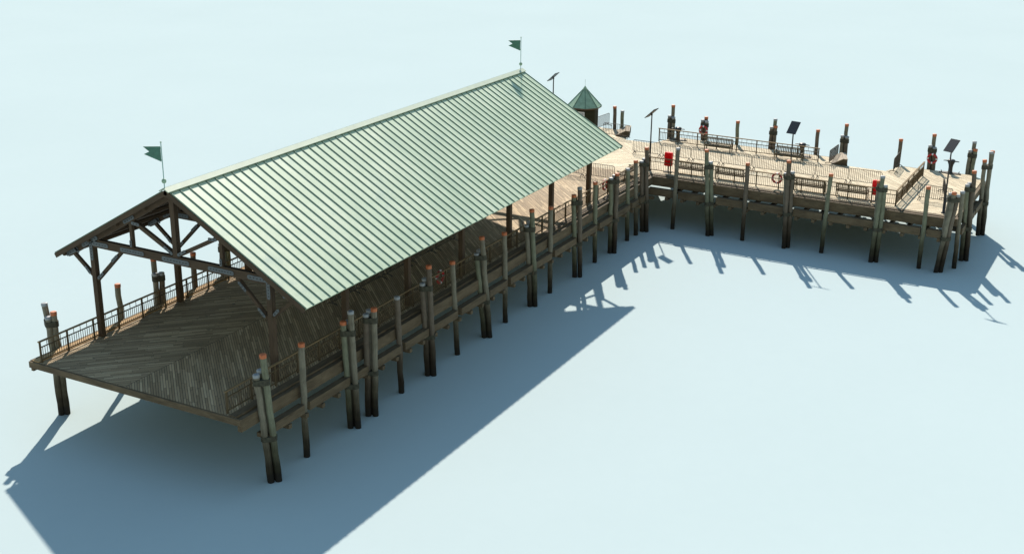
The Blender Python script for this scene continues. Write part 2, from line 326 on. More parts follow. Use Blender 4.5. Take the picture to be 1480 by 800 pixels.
# ---------------------------------------------------------------- pier
pier = thing('timber_pier', (0, 0, 0), 'L-shaped weathered timber pier standing on piles in pale water, herringbone plank deck', 'pier')
XF, YL, YR = -3.54, 6.0, -5.95        # near end, left edge, right edge of the covered deck
CX0, CX1, CY = 43.3, 55.1, -28.0      # walkway: front edge, back edge, right end
SEAM = 42.95
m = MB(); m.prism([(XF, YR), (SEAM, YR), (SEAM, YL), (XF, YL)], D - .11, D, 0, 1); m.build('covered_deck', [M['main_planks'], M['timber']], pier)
poly = [(SEAM, YL + .0), (SEAM, YR), (CX0 + .3, YR), (CX0 + .3, CY), (54.3, CY), (CX1, CY + .9), (CX1, -21.9), (53.1, -21.2), (53.1, -18.35), (CX1, -17.7),
        (CX1, -3.6), (52.2, -2.75), (52.2, -.35), (CX1, .55), (CX1, YL)]
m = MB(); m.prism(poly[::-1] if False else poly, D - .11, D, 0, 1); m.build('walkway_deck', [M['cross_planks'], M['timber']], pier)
def seglist(a, b, step):
    n = max(1, round((b - a) / step)); return [(a + (b - a) * i / n, a + (b - a) * (i + 1) / n) for i in range(n)]
TB = M['timber']
# edge beams round the covered deck
for a, b in seglist(XF, SEAM, 5.7):
    m = MB(); m.box(a + .004, b - .004, -6.66, -6.44, 2.98, D - .05); m.build('fascia_beam', TB, pier)
    m = MB(); m.box(a + .004, b - .004, -6.38, -5.96, D - .12, D + .03); m.build('stringpiece', TB, pier)
    m = MB(); m.box(a + .004, b - .004, YL + .003, YL + .16, 3.1, D + .02); m.build('fascia_beam', TB, pier)
m = MB(); m.box(XF - .1, XF - .003, -6.66, YL + .16, 3.3, D - .012); m.build('end_beam', TB, pier)
for a, b in seglist(XF, SEAM, 4.1):
    m = MB(); m.box(a + .004, b - .004, 5.56, YL - .003, D + .003, D + .045); m.build('edge_board', M['edge_wood'], pier)
for a, b in seglist(CY, YR, 4.5):
    m = MB(); m.box(42.98, 43.2, a + .004, b - .004, 2.89, D - .05); m.build('fascia_beam', TB, pier)
    m = MB(); m.box(43.26, CX0 + .297, a + .004, b - .004, D - .14, D - .015); m.build('stringpiece', TB, pier)
for a, b in seglist(43.2, 54.2, 5.5):
    m = MB(); m.box(a, b - .01, CY - .22, CY - .003, 3.07, D - .05); m.build('fascia_beam', TB, pier)
for pa, pb in ((( CX1, CY + .9), (CX1, -21.9)), ((CX1, -17.68), (CX1, -3.6)), ((CX1, .57), (CX1, YL))):
    m = MB(); m.box(CX1 + .003, CX1 + .16, pa[1], pb[1], 3.1, D - .02); m.build('fascia_beam', TB, pier)
# wales between the piles, a step lower
PX = [-1.9, .6, 4.2, 5.8, 8.7, 11.4, 14.4, 17.6, 20.1, 23.3, 25.9, 29.4, 32.6, 35.1, 38.1, 39.6, 40.8]
for a, b in zip(PX, PX[1:]):
    if b - a < 1: continue
    e = .2
    m = MB(); m.box(a + e, b - e, -7.05, -6.69, 2.34, 2.77); m.build('wale_beam', TB, pier)
PY = [-27.6, -26.25, -23.3, -19.6, -17.15, -13.9, -11.5, -8.6, -6.3]
for a, b in zip(PY, PY[1:]):
    e = .2
    m = MB(); m.box(42.52, 42.88, a + e, b - e, 2.28, 2.80); m.build('wale_beam', TB, pier)
for a, b in ((44.0, 45.4), (46.1, 48.9), (49.2, 52.0)):
    m = MB(); m.box(a, b, -28.5, -28.25, 2.3, 2.75); m.build('wale_beam', TB, pier)
    m = MB(); m.box(a, b, -28.24, -27.6, 2.5, 2.62); m.build('ledge_board', TB, pier)
for a, b in ((-26.3, -24.4), (-23.7, -21.8), (-17.0, -15.4), (-14.9, -11.8), (-11.2, -9.0), (-8.5, -6.2), (-5.5, -3.6), (2.2, 5.9)):
    m = MB(); m.box(CX1 + .2, CX1 + .5, a, b, 2.3, 2.8); m.build('wale_beam', TB, pier)
for a, b in ((-17.9, -10.2), (-10.1, -3.5), (-.3, 5.9), (-27.8, -22.0)):
    m = MB(); m.box(CX1 - .9, CX1 - .65, a, b, 2.3, 2.98); m.build('stringer_beam', TB, pier)
for x0, a, b in ((52.2, -3.1, -.4), (53.1, -21.5, -18.4)):  # unseen slatted boards, added to block sun falling through the deck recesses
    m = MB()
    for k in range(7):
        z = .75 + k * .39; m.box(x0 - .15, x0 - .1, a, b, z, z + .345)
    for k in range(4):
        y = a + .1 + (b - a - .2) * k / 3; m.box(x0 - .095, x0 + .02, y - .08, y + .08, .3, 3.5)
    m.build('sun_block_boards', TB, pier)
# cross joists carry deck and wales
x = XF + 1.5
while x < 42.6:
    m = MB((x, 0, 2.2)); m.box(x - .11, x + .11, -7.12, -6.3, 2.1, 2.31); m.box(x - .11, x + .11, -6.4, 5.9, 3.15, D - .115); m.build('joist', TB, pier); x += 1.26
y = -27.3
while y < -7.4:
    m = MB((43, y, 2.2)); m.box(42.44, 54.8, y - .11, y + .11, 2.06, 2.27); m.box(43.2, 52.0, y - .11, y + .11, 2.99, D - .115); m.build('joist', TB, pier); y += 1.21
for yy in (-4.2, 0, 4.2):
    m = MB(); m.box(XF + 1.9, SEAM - .1, yy - .15, yy + .15, 2.86, 3.14); m.build('stringer_beam', TB, pier)
for xx in (46.5, 50.5):
    m = MB(); m.box(xx - .15, xx + .15, -27.7, 5.8, 2.62, 2.98); m.build('stringer_beam', TB, pier)
# ---------------------------------------------------------------- piles
def pile_mesh(bx, by, tx, ty, tz, cap, tint, parent, name='pile', r=.15):
    tilt = Vector((tx - bx, ty - by, tz)); n = 9; pts, rr = [], []
    wob = [random.uniform(-.022, .022) for _ in range(2 * n + 2)]
    for i in range(n + 1):
        t = i / n; z = -.6 + t * .6 if i == 0 else None
        p = Vector((bx, by, 0)) + tilt * t
        if 0 < i < n: p += Vector((wob[i], wob[n + i], 0))
        if i == 0: p = Vector((bx, by, 0)) - tilt.normalized() * .5
        pts.append(p); rr.append(r * random.uniform(.95, 1.06) * (1.03 - .06 * t))
    rr[-1] = rr[-2] = r * .98
    m = MB((bx, by, 0)); m.tube(pts, rr, 14); o = m.build(name, M[tint], parent)
    d = tilt.normalized(); top = Vector((tx, ty, tz)); h = .16 if cap == 'o' else .13
    c = MB((tx, ty, tz)); c.tube([top - d * h, top - d * .01, top + d * .012, top + d * .022], [r + .008, r + .01, r - .004, r - .05], 16)
    c.build('cap', M[cap], o)
    return o
def hull(P):
    P = sorted(set(P)); 
    def half(Q):
        h = []
        for p in Q:
            while len(h) > 1 and (h[-1][0] - h[-2][0]) * (p[1] - h[-2][1]) - (h[-1][1] - h[-2][1]) * (p[0] - h[-2][0]) <= 0: h.pop()
            h.append(p)
        return h
    a, b = half(P), half(P[::-1]); return a[:-1] + b[:-1]
for label, grp, P, bands in PILES:
    if len(P) == 1:
        o = pile_mesh(*P[0], None, 'mooring_pile'); tag(o, label, 'pile', grp)
    else:
        cx = sum(p[0] for p in P) / len(P); cy = sum(p[1] for p in P) / len(P)
        t = thing('mooring_dolphin', (cx, cy, 0), label, 'mooring dolphin', grp)
        for p in P: pile_mesh(*p, t)
        for z in bands:
            if len(bands) == 1 or z > 4: hh = .14
            else: hh = .12
            pts = []
            for p in P:
                k = z / p[4]; x = p[0] + (p[2] - p[0]) * k; y = p[1] + (p[3] - p[1]) * k
                pts += [(round(x + math.cos(a * math.pi / 8) * .185, 4), round(y + math.sin(a * math.pi / 8) * .185, 4)) for a in range(16)]
            m = MB((cx, cy, z)); m.prism(hull(pts), z - hh, z + hh); m.build('binding_strap', M['strap'], t)
# ---------------------------------------------------------------- pavilion
L, W, E, R = 34.594, 7.692, 7.738, 12.093
CY_, CX_, CS = 5.432, .396, 5.647
sl = (R - E) / W; nl = math.sqrt(1 + sl * sl)
def rz(y): return R - sl * abs(y)
pav = thing('open_pavilion', (0, 0, D), 'long open timber pavilion with pale green standing seam gable roof over the pier', 'pavilion')
for sgn in (-1, 1):
    # metal sheet with standing seams
    nrm = Vector((0, sgn * sl, 1)).normalized(); t = .03
    m = MB((0, 0, E))
    a = Vector((0, 0, R)); b = Vector((0, sgn * W, E)); ex = Vector((L, 0, 0))
    m.obox((a + b) / 2 + ex / 2 - nrm * t, ex / 2, (b - a) / 2, nrm * t)
    n = 57
    for i in range(n + 1):
        x = min(max(L * i / n, .025), L - .025)
        p, q = a + Vector((x, 0, 0)) + nrm * .02, b + Vector((x, 0, 0)) + nrm * .02
        p = p + (q - p) * .03
        m.bar(p, q, .03, .05, nrm, 1)
    m.build('roof_panel', [M['roof'], M['seam']], pav)
    m = MB((0, 0, E)); off = nrm * (2 * t + .055)
    m.obox((a + b) / 2 + ex / 2 - off + Vector((0, 0, -.004)), ex / 2 - Vector((.06, 0, 0)), (b - a) / 2 * .985, nrm * .05)
    m.build('soffit_boards', M['soffit'], pav)
    for x0 in (-.028, L + .028):
        m = MB((x0, 0, E)); p = a + Vector((x0, 0, 0)) - nrm * .125; q = b + Vector((x0, 0, 0)) - nrm * .125
        m.bar(p, q, .05, .24, nrm); m.build('barge_board', M['frame_timber'], pav)
    for yy in (1.6, 3.5, CY_, 7.2):
        m = MB((0, sgn * yy, rz(yy) - .2)); z = rz(yy) - .26
        m.box(.1, L - .1, sgn * yy - .07, sgn * yy + .07, z - .1, z + .06); m.build('purlin', M['frame_timber'], pav)
for x0 in (-.026, L + .026):
    m = MB((x0, 0, R)); m.box(x0 - .02, x0 + .02, -.16, .16, R - .36, R - .1); m.build('apex_block', M['frame_timber'], pav)
m = MB((0, 0, R))
for sgn in (-1, 1):
    nrm = Vector((0, sgn * sl, 1)).normalized(); a = Vector((-.15, 0, R + .085)); b = Vector((-.15, sgn * .28, R + .085 - sl * .28))
    m.obox((a + b) / 2 + Vector((L / 2 + .15, 0, 0)), (L / 2 + .15, 0, 0), (b - a) / 2, nrm * .022)
m.build('ridge_cap', M['ridge'], pav)
FT = M['frame_timber']
def plate_bar(m, x, p, q, wid, nb):
    """rounded bolted strap from p to q in the y-z plane, on the near face of the truss at x"""
    (y0, z0), (y1, z1) = p, q; d = Vector((0, y1 - y0, z1 - z0)); t = d.normalized()
    for s in (-1,):
        xx = x + s * .15
        m.bar((xx, y0, z0), (xx, y1, z1), wid, .016, (1, 0, 0), 0)
        for c in (0, 1):
            cc = Vector((xx, y0, z0)) + d * c; ring = []
            u = Vector((0, -t.z, t.y))
            for k in range(7):
                an = math.pi * k / 6; ring.append(cc + u * math.cos(an) * wid / 2 + t * (1 if c else -1) * math.sin(an) * wid / 2 * .8 + Vector((s * .008, 0, 0)))
            m.face(ring if (c == 0) == (s > 0) else ring[::-1], [(0, 0)] * 7, 0)
        for k in range(nb):
            f = (k + .5) / nb; c = Vector((xx + s * .012, y0, z0)) + Vector((0, d.y * f, d.z * f))
            m.obox(c, (.008, 0, 0), (0, .026, 0), (0, 0, .026), 1)
def truss(x):
    # bottom chord, rafters, king post, struts and braces; steel straps are sub-parts
    m = MB((x, 0, 8.5))
    m.box(x - .12, x + .12, -CY_ - .35, CY_ + .35, 8.37, 8.77)
    m.bar((x, 0, 8.78), (x, 0, R - .5), .27, .27)
    for s in (-1, 1):
        nrm = Vector((0, s * sl, 1)).normalized()
        p = Vector((x, s * .02, R - .02)) - nrm * .33; q = Vector((x, s * 7.25, rz(7.25))) - nrm * .33
        m.bar(p, q, .24, .26, nrm)
        m.bar((x, s * 2.75, 8.772), (x, s * 2.75, rz(2.75) - .5), .17, .17)
        m.bar((x, s * .14, 8.85), (x, s * 2.6, rz(2.6) - .52), .16, .2, (0, 0, 1))
        m.bar((x, s * (CY_ - .13), 6.65), (x, s * 3.55, 8.36), .15, .17)
        m.bar((x, s * (CY_ + .13), 6.85), (x, s * 6.75, rz(6.75) - .46), .15, .17)
    o = m.build('roof_truss', FT, pav)
    def strap(p, q, wid, n):
        g = MB((x, p[0], p[1])); plate_bar(g, x, p, q, wid, n); g.build('gusset_plate', [M['plate'], M['bolt']], o)
    strap((-.75, 8.57), (.75, 8.57), .24, 8)
    for s in (-1, 1):
        strap((s * 2.05, 8.57), (s * 3.4, 8.57), .22, 8); strap((s * 4.35, 8.57), (s * 5.3, 8.57), .22, 5)
        strap((s * CY_, 8.5), (s * CY_, 7.75), .2, 5)
        strap((s * 5.0, rz(5.0) - .37), (s * 5.95, rz(5.95) - .37), .2, 5)
        strap((s * 6.4, rz(6.4) - .37), (s * 7.1, rz(7.1) - .37), .2, 4)
        if x > 9: continue
        strap((s * .2, 8.9), (s * .62, 9.15), .15, 2); strap((s * 2.15, 10.0), (s * 2.55, rz(2.6) - .6), .15, 2)
        strap((s * 2.45, rz(2.45) - .37), (s * 3.05, rz(3.05) - .37), .18, 4)
        strap((s * 2.75, 8.85), (s * 2.75, 9.1), .14, 2)
        strap((s * (CY_ - .3), 6.8), (s * (CY_ - .62), 7.1), .14, 2); strap((s * 3.75, 8.18), (s * 4.1, 7.86), .14, 3)
        strap((s * (CY_ + .25), 6.98), (s * (CY_ + .5), 7.25), .14, 2); strap((s * 6.3, 7.95), (s * 6.6, 8.2), .14, 2)
for i in range(7):
    x = CX_ + i * CS; truss(x)
    for s in (-1, 1):
        m = MB((x, s * CY_, D)); m.box(x - .135, x + .135, s * CY_ - .135, s * CY_ + .135, D + .004, 8.365); m.box(x - .115, x + .115, s * CY_ - .13, s * CY_ + .13, 8.775, rz(CY_) - .5)
        m.build('column', FT, pav)
# ---------------------------------------------------------------- swallowtail vanes on the ridge
def vane(x, label):
    t = thing('ridge_flag', (x, 0, R), label, 'flag', 'green flags on the ridge')
    m = MB((x, 0, R)); m.tube([(x, 0, R + .02), (x, 0, R + 2.2)], .022, 8); m.build('flagpole', M['pole_green'], t)
    m = MB((x, 0, R + .42)); m.lathe([(.02, -.11), (.075, -.09), (.11, -.03), (.11, .03), (.075, .09), (.02, .11)], (x, 0, R + .42), 12); m.build('ball', M['kiosk_roof'], t)
    m = MB((x, 0, R + 2.2)); m.lathe([(.02, -.03), (.05, 0), (.02, .04)], (x, 0, R + 2.22), 8); m.build('finial', M['kiosk_roof'], t)
    d = Vector((-.30, .955, 0)).normalized(); n = Vector((d.y, -d.x, 0)) * .012
    prof = [(.05, 1.32), (.05, 2.03), (.88, 1.98), (.58, 1.77), (.86, 1.63)]
    m = MB((x, 0, R + 1.3)); P = [Vector((x, 0, R)) + d * a + Vector((0, 0, b)) for a, b in prof]
    def wv(p): return p + n * 3 * math.sin(((p - Vector((x, 0, 0))).dot(d)) * 7)
    F = [wv(p) + n for p in P]; B = [wv(p) - n for p in P]; k = len(P)
    m.face(F, [(0, 0)] * k); m.face(B[::-1], [(0, 0)] * k)
    for i in range(k): j = (i + 1) % k; m.face([F[i], B[i], B[j], F[j]], [(0, 0)] * 4)
    m.tube([Vector((x, 0, R + 1.95)), Vector((x, 0, R + 1.95)) + d * .07], .018, 6); m.tube([Vector((x, 0, R + 1.4)), Vector((x, 0, R + 1.4)) + d * .07], .018, 6)
    m.build('flag', M['flag'], t)
vane(-.06, 'dark green swallowtail flag on the ridge above the near gable')
vane(L - .12, 'dark green swallowtail flag on the ridge at the far gable end')
# ---------------------------------------------------------------- kiosk
KX, KY = 52.0, 3.3
k = thing('octagonal_kiosk', (KX, KY, D), 'dark boarded octagonal kiosk with pointed green metal roof beyond the pavilion', 'kiosk')
def octo(r, z, ph): return [Vector((KX + r * math.cos(ph + a * math.pi / 4), KY + r * math.sin(ph + a * math.pi / 4), z)) for a in range(8)]
ph = math.radians(28.2 + 180)
m = MB((KX, KY, D)); o8 = octo(1.14, 0, ph); m.prism([(p.x, p.y) for p in o8], D + .003, 6.12); m.build('wall', M['kiosk_wall'], k)
rb, rt = octo(1.42, 6.08, ph), octo(.17, 7.42, ph); m = MB((KX, KY, 6.1))
for i in range(8):
    j = (i + 1) % 8; m.face([rb[i], rb[j], rt[j], rt[i]], [(0, 0), (1, 0), (.6, 1.6), (.4, 1.6)])
    m.bar(rb[i] + Vector((0, 0, .01)), rt[i] + Vector((0, 0, .01)), .05, .05, (0, 0, 1), 1)
m.face(rb[::-1], [(0, 0)] * 8); m.build('roof', [M['kiosk_roof'], M['seam']], k)
m = MB((KX, KY, 6.0))
f1, f2, f3, f4 = octo(1.40, 6.07, ph), octo(1.40, 5.97, ph), octo(1.16, 5.97, ph), octo(1.16, 6.07, ph)
for i in range(8):
    j = (i + 1) % 8; m.face([f2[i], f2[j], f1[j], f1[i]], [(0, 0)] * 4); m.face([f3[i], f3[j], f2[j], f2[i]], [(0, 0)] * 4)
m.build('eave_trim', M['kiosk_trim'], k)
m = MB((KX, KY, 7.4)); c1, c2 = octo(.22, 7.42, ph), octo(.012, 7.72, ph)
for i in range(8):
    j = (i + 1) % 8; m.face([c1[i], c1[j], c2[j], c2[i]], [(0, 0)] * 4)
m.face(c1[::-1], [(0, 0)] * 8); m.tube([(KX, KY, 7.7), (KX, KY, 8.25)], .012, 6); m.build('roof_cap', M['kiosk_roof'], k)
fn = (o8[7] + o8[0]) / 2 - Vector((KX, KY, 0)); fn.normalize(); tn = Vector((-fn.y, fn.x, 0)); fc = Vector((KX, KY, 0)) + fn * 1.06
m = MB((KX, KY, 5)); m.obox(fc + Vector((0, 0, 5.3)), tn * .38, fn * .02, (0, 0, .46)); wn = m.build('window', M['white'], k)
m = MB((KX, KY, 5)); m.obox(fc + fn * .024 + Vector((0, 0, 5.3)), tn * .32, fn * .004, (0, 0, .4)); m.build('pane', M['glass'], wn)
# ---------------------------------------------------------------- railings
def railing(label, a, b, bay=1.67, z=D, group='timber railings of the pier', overhang=.08):
    a, b = Vector((*a, z)), Vector((*b, z)); d = b - a; n = max(1, round(d.length / bay)); t = d.normalized(); st = d / n
    o = thing('deck_railing', tuple(a), label, 'railing', group)
    m = MB(a); m.bar(a - t * overhang + Vector((0, 0, 1.07)), b + t * overhang + Vector((0, 0, 1.07)), .11, .055); m.build('handrail', M['rail_wood'], o)
    m = MB(a); m.bar(a + Vector((0, 0, .77)), b + Vector((0, 0, .77)), .045, .045); m.build('mid_rail', M['rail_metal'], o)
    m = MB(a); m.bar(a + Vector((0, 0, .14)), b + Vector((0, 0, .14)), .045, .05); m.build('bottom_rail', M['rail_metal'], o)
    for i in range(n + 1):
        p = a + st * i; m = MB(p); m.bar(p + Vector((0, 0, .003)), p + Vector((0, 0, 1.04)), .075, .075, t); m.build('post', M['rail_metal'], o)
    for i in range(n):
        p = a + st * i; m = MB(p); k = 12
        for j in range(1, k):
            q = p + st * j / k; m.bar(q + Vector((0, 0, .165)), q + Vector((0, 0, .745)), .022, .022, t)
        for j in range(1, 4):
            q = p + st * j / 4; m.bar(q + Vector((0, 0, .795)), q + Vector((0, 0, 1.04)), .022, .022, t)
        m.build('baluster_panel', M['rail_metal'], o)
    return o
railing('timber railing along the open water side of the covered deck, seen through the gable', (-3.45, 5.47), (42.0, 5.47))
railing('long timber railing behind the row of piles at the covered deck edge', (-3.4, -5.8), (43.4, -5.8))
railing('timber railing in front of four benches on the far walkway', (44.05, -5.9), (44.05, -23.95))
railing('timber railing behind the two benches at the back of the far walkway', (53.1, -2.95), (53.1, -16.05))
railing('short timber railing running across the far walkway near its right end', (44.2, -23.95), (53.0, -23.95))
# ---------------------------------------------------------------- crowd barriers
def barrier_proto(label, loc, rot, length=2.4):
    o = thing('crowd_barrier', (0, 0, 0), label, 'crowd barrier', 'steel crowd barriers'); h = 1.1; r = .14; l2 = length / 2 - .03
    def arc(cx, cz, a0, a1): return [(cx + r * math.cos(a0 + (a1 - a0) * i / 4), 0, cz + r * math.sin(a0 + (a1 - a0) * i / 4)) for i in range(5)]
    pts = arc(l2 - r, .2 + r, -math.pi / 2, 0) + arc(l2 - r, h - r, 0, math.pi / 2) + arc(-l2 + r, h - r, math.pi / 2, math.pi) + arc(-l2 + r, .2 + r, math.pi, 1.5 * math.pi)
    m = MB(); m.tube(pts, .021, 6, closed=True); m.build('frame', M['steel'], o)
    m = MB(); n = 17
    for i in range(1, n):
        x = -l2 + 2 * l2 * i / n; m.tube([(x, 0, .2), (x, 0, h)], .017, 5, caps=False)
    m.build('bar_infill', M['steel'], o)
    for s in (-1, 1):
        x = s * (l2 - .12); m = MB((x, 0, .1))
        m.tube([(x, -.33, .02), (x, -.22, .10), (x, 0, .13), (x, .22, .10), (x, .33, .02)], .03, 6); m.tube([(x, 0, .13), (x, 0, .21)], .026, 6); m.build('foot', M['steel'], o)
    o.location = loc; o.rotation_euler = (0, 0, rot)
    return o
H = math.pi / 2
BAR = [((48.35, -2.66 - 2.42 * i - 1.2, D), H, None) for i in range(8)]
names = ['first of the barrier row on the far walkway, beside the pavilion end', 'second barrier of the walkway row, behind the red cabinet', 'third barrier of the walkway row, in front of the left back bench',
         'fourth barrier of the walkway row, below the gap between the back benches', 'fifth barrier of the walkway row, in front of the right back bench', 'sixth barrier of the walkway row, behind the right solar panel pole',
         'seventh barrier of the walkway row, in front of the right boarding ramp', 'last barrier of the walkway row, closest to the right red cabinet']
proto = None
ALLB = [(BAR[i][0], H, 'steel crowd barrier, ' + names[i]) for i in range(8)]
ALLB += [((9.4 + 2.65 * i + 1.3, -1.95, D), 0, 'dark steel crowd barrier in the shade under the roof, ' + nm) for i, nm in enumerate(('first bay seen past the eave', 'second from the gable', 'middle of the shaded row', 'fourth from the gable', 'last before the sunlit deck'))]
ALLB += [((40.1, -3.6, D), H, 'crowd barrier across the sunlit deck behind the last roof column'), ((40.1, -1.15, D), H, 'crowd barrier on the sunlit deck half hidden by the pavilion roof'),
         ((46.5, -26.05, D), H - .1, 'crowd barrier behind the single pile at the far right deck'), ((48.4, -26.3, D), .24, 'crowd barrier seen edge on beside the right lamp pole'),
         ((54.0, -21.75, D), .05, 'crowd barrier seen edge on before the lone back pile'), ((54.0, -17.0, D), -.02, 'crowd barrier seen edge on beside the right boarding ramp'),
         ((55.0, 3.0, D), -.1, 'crowd barrier just beside the green roofed kiosk'), ((52.6, .6, D), H + .02, 'crowd barrier in front of the left boarding ramp')]
for loc, rot, lab in ALLB:
    if proto is None: proto = barrier_proto(lab, loc, rot)
    else: copy_tree(proto, loc, rot, lab)
# ---------------------------------------------------------------- benches
def bench_proto(label, loc, rot):
    o = thing('park_bench', (0, 0, 0), label, 'bench', 'timber park benches'); B = M['bench_wood']; l = 1.02
    m = MB((0, 0, .43))
    for i in range(5): m.box(-l, l, -.02 + i * .095, .06 + i * .095, .42, .45)
    m.box(-l, l, -.045, -.022, .36, .44); m.box(-l, l, .445, .47, .36, .44); m.build('seat', B, o)
    m = MB((0, -.1, .7)); tl = lambda z: -.03 - (z - .45) * .22
    m.bar((-l, tl(.92), .92), (l, tl(.92), .92), .05, .09); m.bar((-l, tl(.52), .52), (l, tl(.52), .52), .04, .06)
    for i in range(15):
        x = -l + .08 + i * (2 * l - .16) / 14; m.bar((x, tl(.53), .53), (x, tl(.9), .9), .05, .022, (0, 1, 0))
    m.build('backrest', B, o)
    for s in (-1, 1):
        x = s * (l + .035); m = MB((x, 0, 0))
        m.bar((x, -.03, .003), (x, tl(.95), .95), .065, .065, (0, 1, 0)); m.bar((x, .46, .003), (x, .46, .64), .065, .065, (0, 1, 0)); m.bar((x, 0, .4), (x, .45, .4), .05, .06)
        m.build('side_frame', B, o)
        m = MB((x, 0, .66)); m.bar((x, -.1, .665), (x, .54, .665), .085, .04); m.build('armrest', B, o)
    o.location = loc; o.rotation_euler = (0, 0, rot); return o
pb = bench_proto('slatted bench behind the front railing, nearest the left red cabinet', (44.55, -8.8, D), -H)
for x, y, r, lab in ((44.55, -11.95, -H, 'slatted bench behind the front railing, left of the railing lifebuoy'), (44.55, -17.8, -H, 'slatted bench behind the front railing, right of the railing lifebuoy'),
                     (44.55, -20.8, -H, 'slatted bench behind the front railing, nearest the right red cabinet'), (52.75, -8.2, H, 'slatted bench facing the viewer at the back railing, nearer the pavilion'),
                     (52.75, -13.9, H, 'slatted bench facing the viewer at the back railing beside a black bollard'), (41.55, -5.35, 0, 'slatted bench with its back to the piles in the inner corner')):
    copy_tree(pb, (x, y, D), r, lab)
# ---------------------------------------------------------------- lifebuoys
def ring_proto(label, loc, rot):
    o = thing('lifebuoy', (0, 0, 0), label, 'lifebuoy', 'red and white lifebuoys'); r, q = .33, .075
    m = MB(); m.tube([(r * math.cos(a * math.pi / 12), 0, r * math.sin(a * math.pi / 12)) for a in range(24)], q, 10, closed=True); m.build('ring', M['ring_red'], o)
    for b in range(4):
        a0 = b * H; m = MB((r * math.cos(a0), 0, r * math.sin(a0))); m.tube([(r * math.cos(a0 + t), 0, r * math.sin(a0 + t)) for t in (-.16, -.08, 0, .08, .16)], q + .006, 10); m.build('band', M['white'], o)
    o.location = loc; o.rotation_euler = (0, 0, rot); return o
pr = ring_proto('dark red lifebuoy hanging on the front railing of the far walkway', (44.2, -15.55, 4.37), H)
for loc, rot, lab in (((55.42, -5.85, 4.42), H, 'red and white lifebuoy on the piles behind the back railing'), ((55.5, -24.05, 4.42), H, 'red and white lifebuoy on the piles near the right end'),
                      ((14.6, -5.66, 4.35), 0, 'red and white lifebuoy on the shaded railing below the roof'), ((36.5, -5.66, 4.35), 0, 'lifebuoy seen nearly edge on at the sunlit railing past the roof')):
    copy_tree(pr, loc, rot, lab)
# ---------------------------------------------------------------- red cabinets
def cabinet(x, y, label):
    o = thing('lifebuoy_cabinet', (x, y, D), label, 'cabinet', 'red lifebuoy cabinets')
    w2, d2, z0, z1, bv = .30, .16, D + .48, D + 1.52, .07; m = MB((x, y, z0))
    def ringp(ins, z): 
        out = []; a, b = d2 - ins, w2 - ins; c = min(bv, a * .6)
        for sx, sy, st in ((1, 1, 0), (-1, 1, 1), (-1, -1, 2), (1, -1, 3)):
            for q in range(4):
                an = (st + q / 3) * H; out.append(Vector((x + sx * (a - c) + c * math.cos(an), y + sy * (b - c) + c * math.sin(an), z)))
        return out
    R4 = [ringp(.06, z0), ringp(.015, z0 + .04), ringp(0, z0 + .1), ringp(0, z1 - .1), ringp(.015, z1 - .04), ringp(.06, z1)]
    for A, Bq in zip(R4, R4[1:]):
        for i in range(16): j = (i + 1) % 16; m.face([A[i], A[j], Bq[j], Bq[i]], [(0, 0)] * 4, 0, True)
    m.face(R4[-1], [(0, 0)] * 16); m.face(R4[0][::-1], [(0, 0)] * 16); m.build('housing', M['red'], o)
    m = MB((x, y, z0)); m.box(x - d2 - .012, x - d2 + .004, y - .22, y + .22, z0 + .5, z0 + .56); m.box(x - d2 - .02, x - d2 + .004, y - .04, y + .04, z0 + .4, z0 + .5); m.build('latch', M['ring_red'], o)
    m = MB((x, y, D)); m.tube([(x, y, D + .04), (x, y, z0)], .04, 8); m.build('support_post', M['black'], o)
    m = MB((x, y, D)); m.prism([(x - .2, y - .3), (x + .2, y - .3), (x + .2, y + .3), (x - .2, y + .3)], D + .003, D + .05); m.build('base_plate', M['steel'], o)
cabinet(44.4, -7.22, 'bright red cabinet on a post nearest the inner corner of the pier')
cabinet(44.4, -22.5, 'bright red cabinet on a post behind the greenish piles at the far right')
# ---------------------------------------------------------------- solar lamps
def lamp(x, y, ztop, az, tilt, label, w_=.68, h_=1.05):
    o = thing('solar_lamp', (x, y, D), label, 'solar lamp', 'solar lamps on the pier')
    m = MB((x, y, D)); m.lathe([(.17, .003), (.17, .05), (.1, .06), (.1, 1.0), (.07, 1.06), (.055, 1.1), (.045, ztop - D - .1)], (x, y, D), 10); m.build('pole', M['lamp'], o)
    a = math.radians(az); hh = Vector((math.cos(a), math.sin(a), 0)); n0 = Vector((-math.sin(a), math.cos(a), 0)); s = n0 * math.cos(tilt) + Vector((0, 0, math.sin(tilt))); n = hh.cross(s)
    if n.z < 0: n = -n
    c = Vector((x, y, ztop)); m = MB(c); m.obox(c + n * .05, hh * w_ / 2, s * h_ / 2, n * .022); p = m.build('solar_panel', M['lamp'], o)
    m = MB(c); q = c + n * .075
    P = [q - hh * (w_ / 2 - .03) - s * (h_ / 2 - .03), q + hh * (w_ / 2 - .03) - s * (h_ / 2 - .03), q + hh * (w_ / 2 - .03) + s * (h_ / 2 - .03), q - hh * (w_ / 2 - .03) + s * (h_ / 2 - .03)]
    U = [(0, 0), (w_, 0), (w_, h_), (0, h_)]
    if (P[1] - P[0]).cross(P[2] - P[1]).dot(n) < 0: P = P[::-1]; U = U[::-1]
    m.face(P, U); m.build('cells', M['cells'], p)
    m = MB(c); m.bar(c - Vector((0, 0, .14)), c + n * .03, .1, .1); m.build('panel_bracket', M['lamp'], o)
T45 = math.radians(43)
lamp(44.0, -27.15, 8.22, 248, math.radians(42), 'solar lamp at the right end with its dark panel facing the viewer')
lamp(44.35, -16.4, 8.07, 262, T45, 'solar lamp in the middle of the front railing, panel facing the viewer')
lamp(44.35, -5.75, 7.88, 173, T45, 'solar lamp in the inner corner with its panel seen edge on')
lamp(51.6, 6.0, 8.2, 176, T45, 'solar lamp rising behind the far end of the pavilion roof')
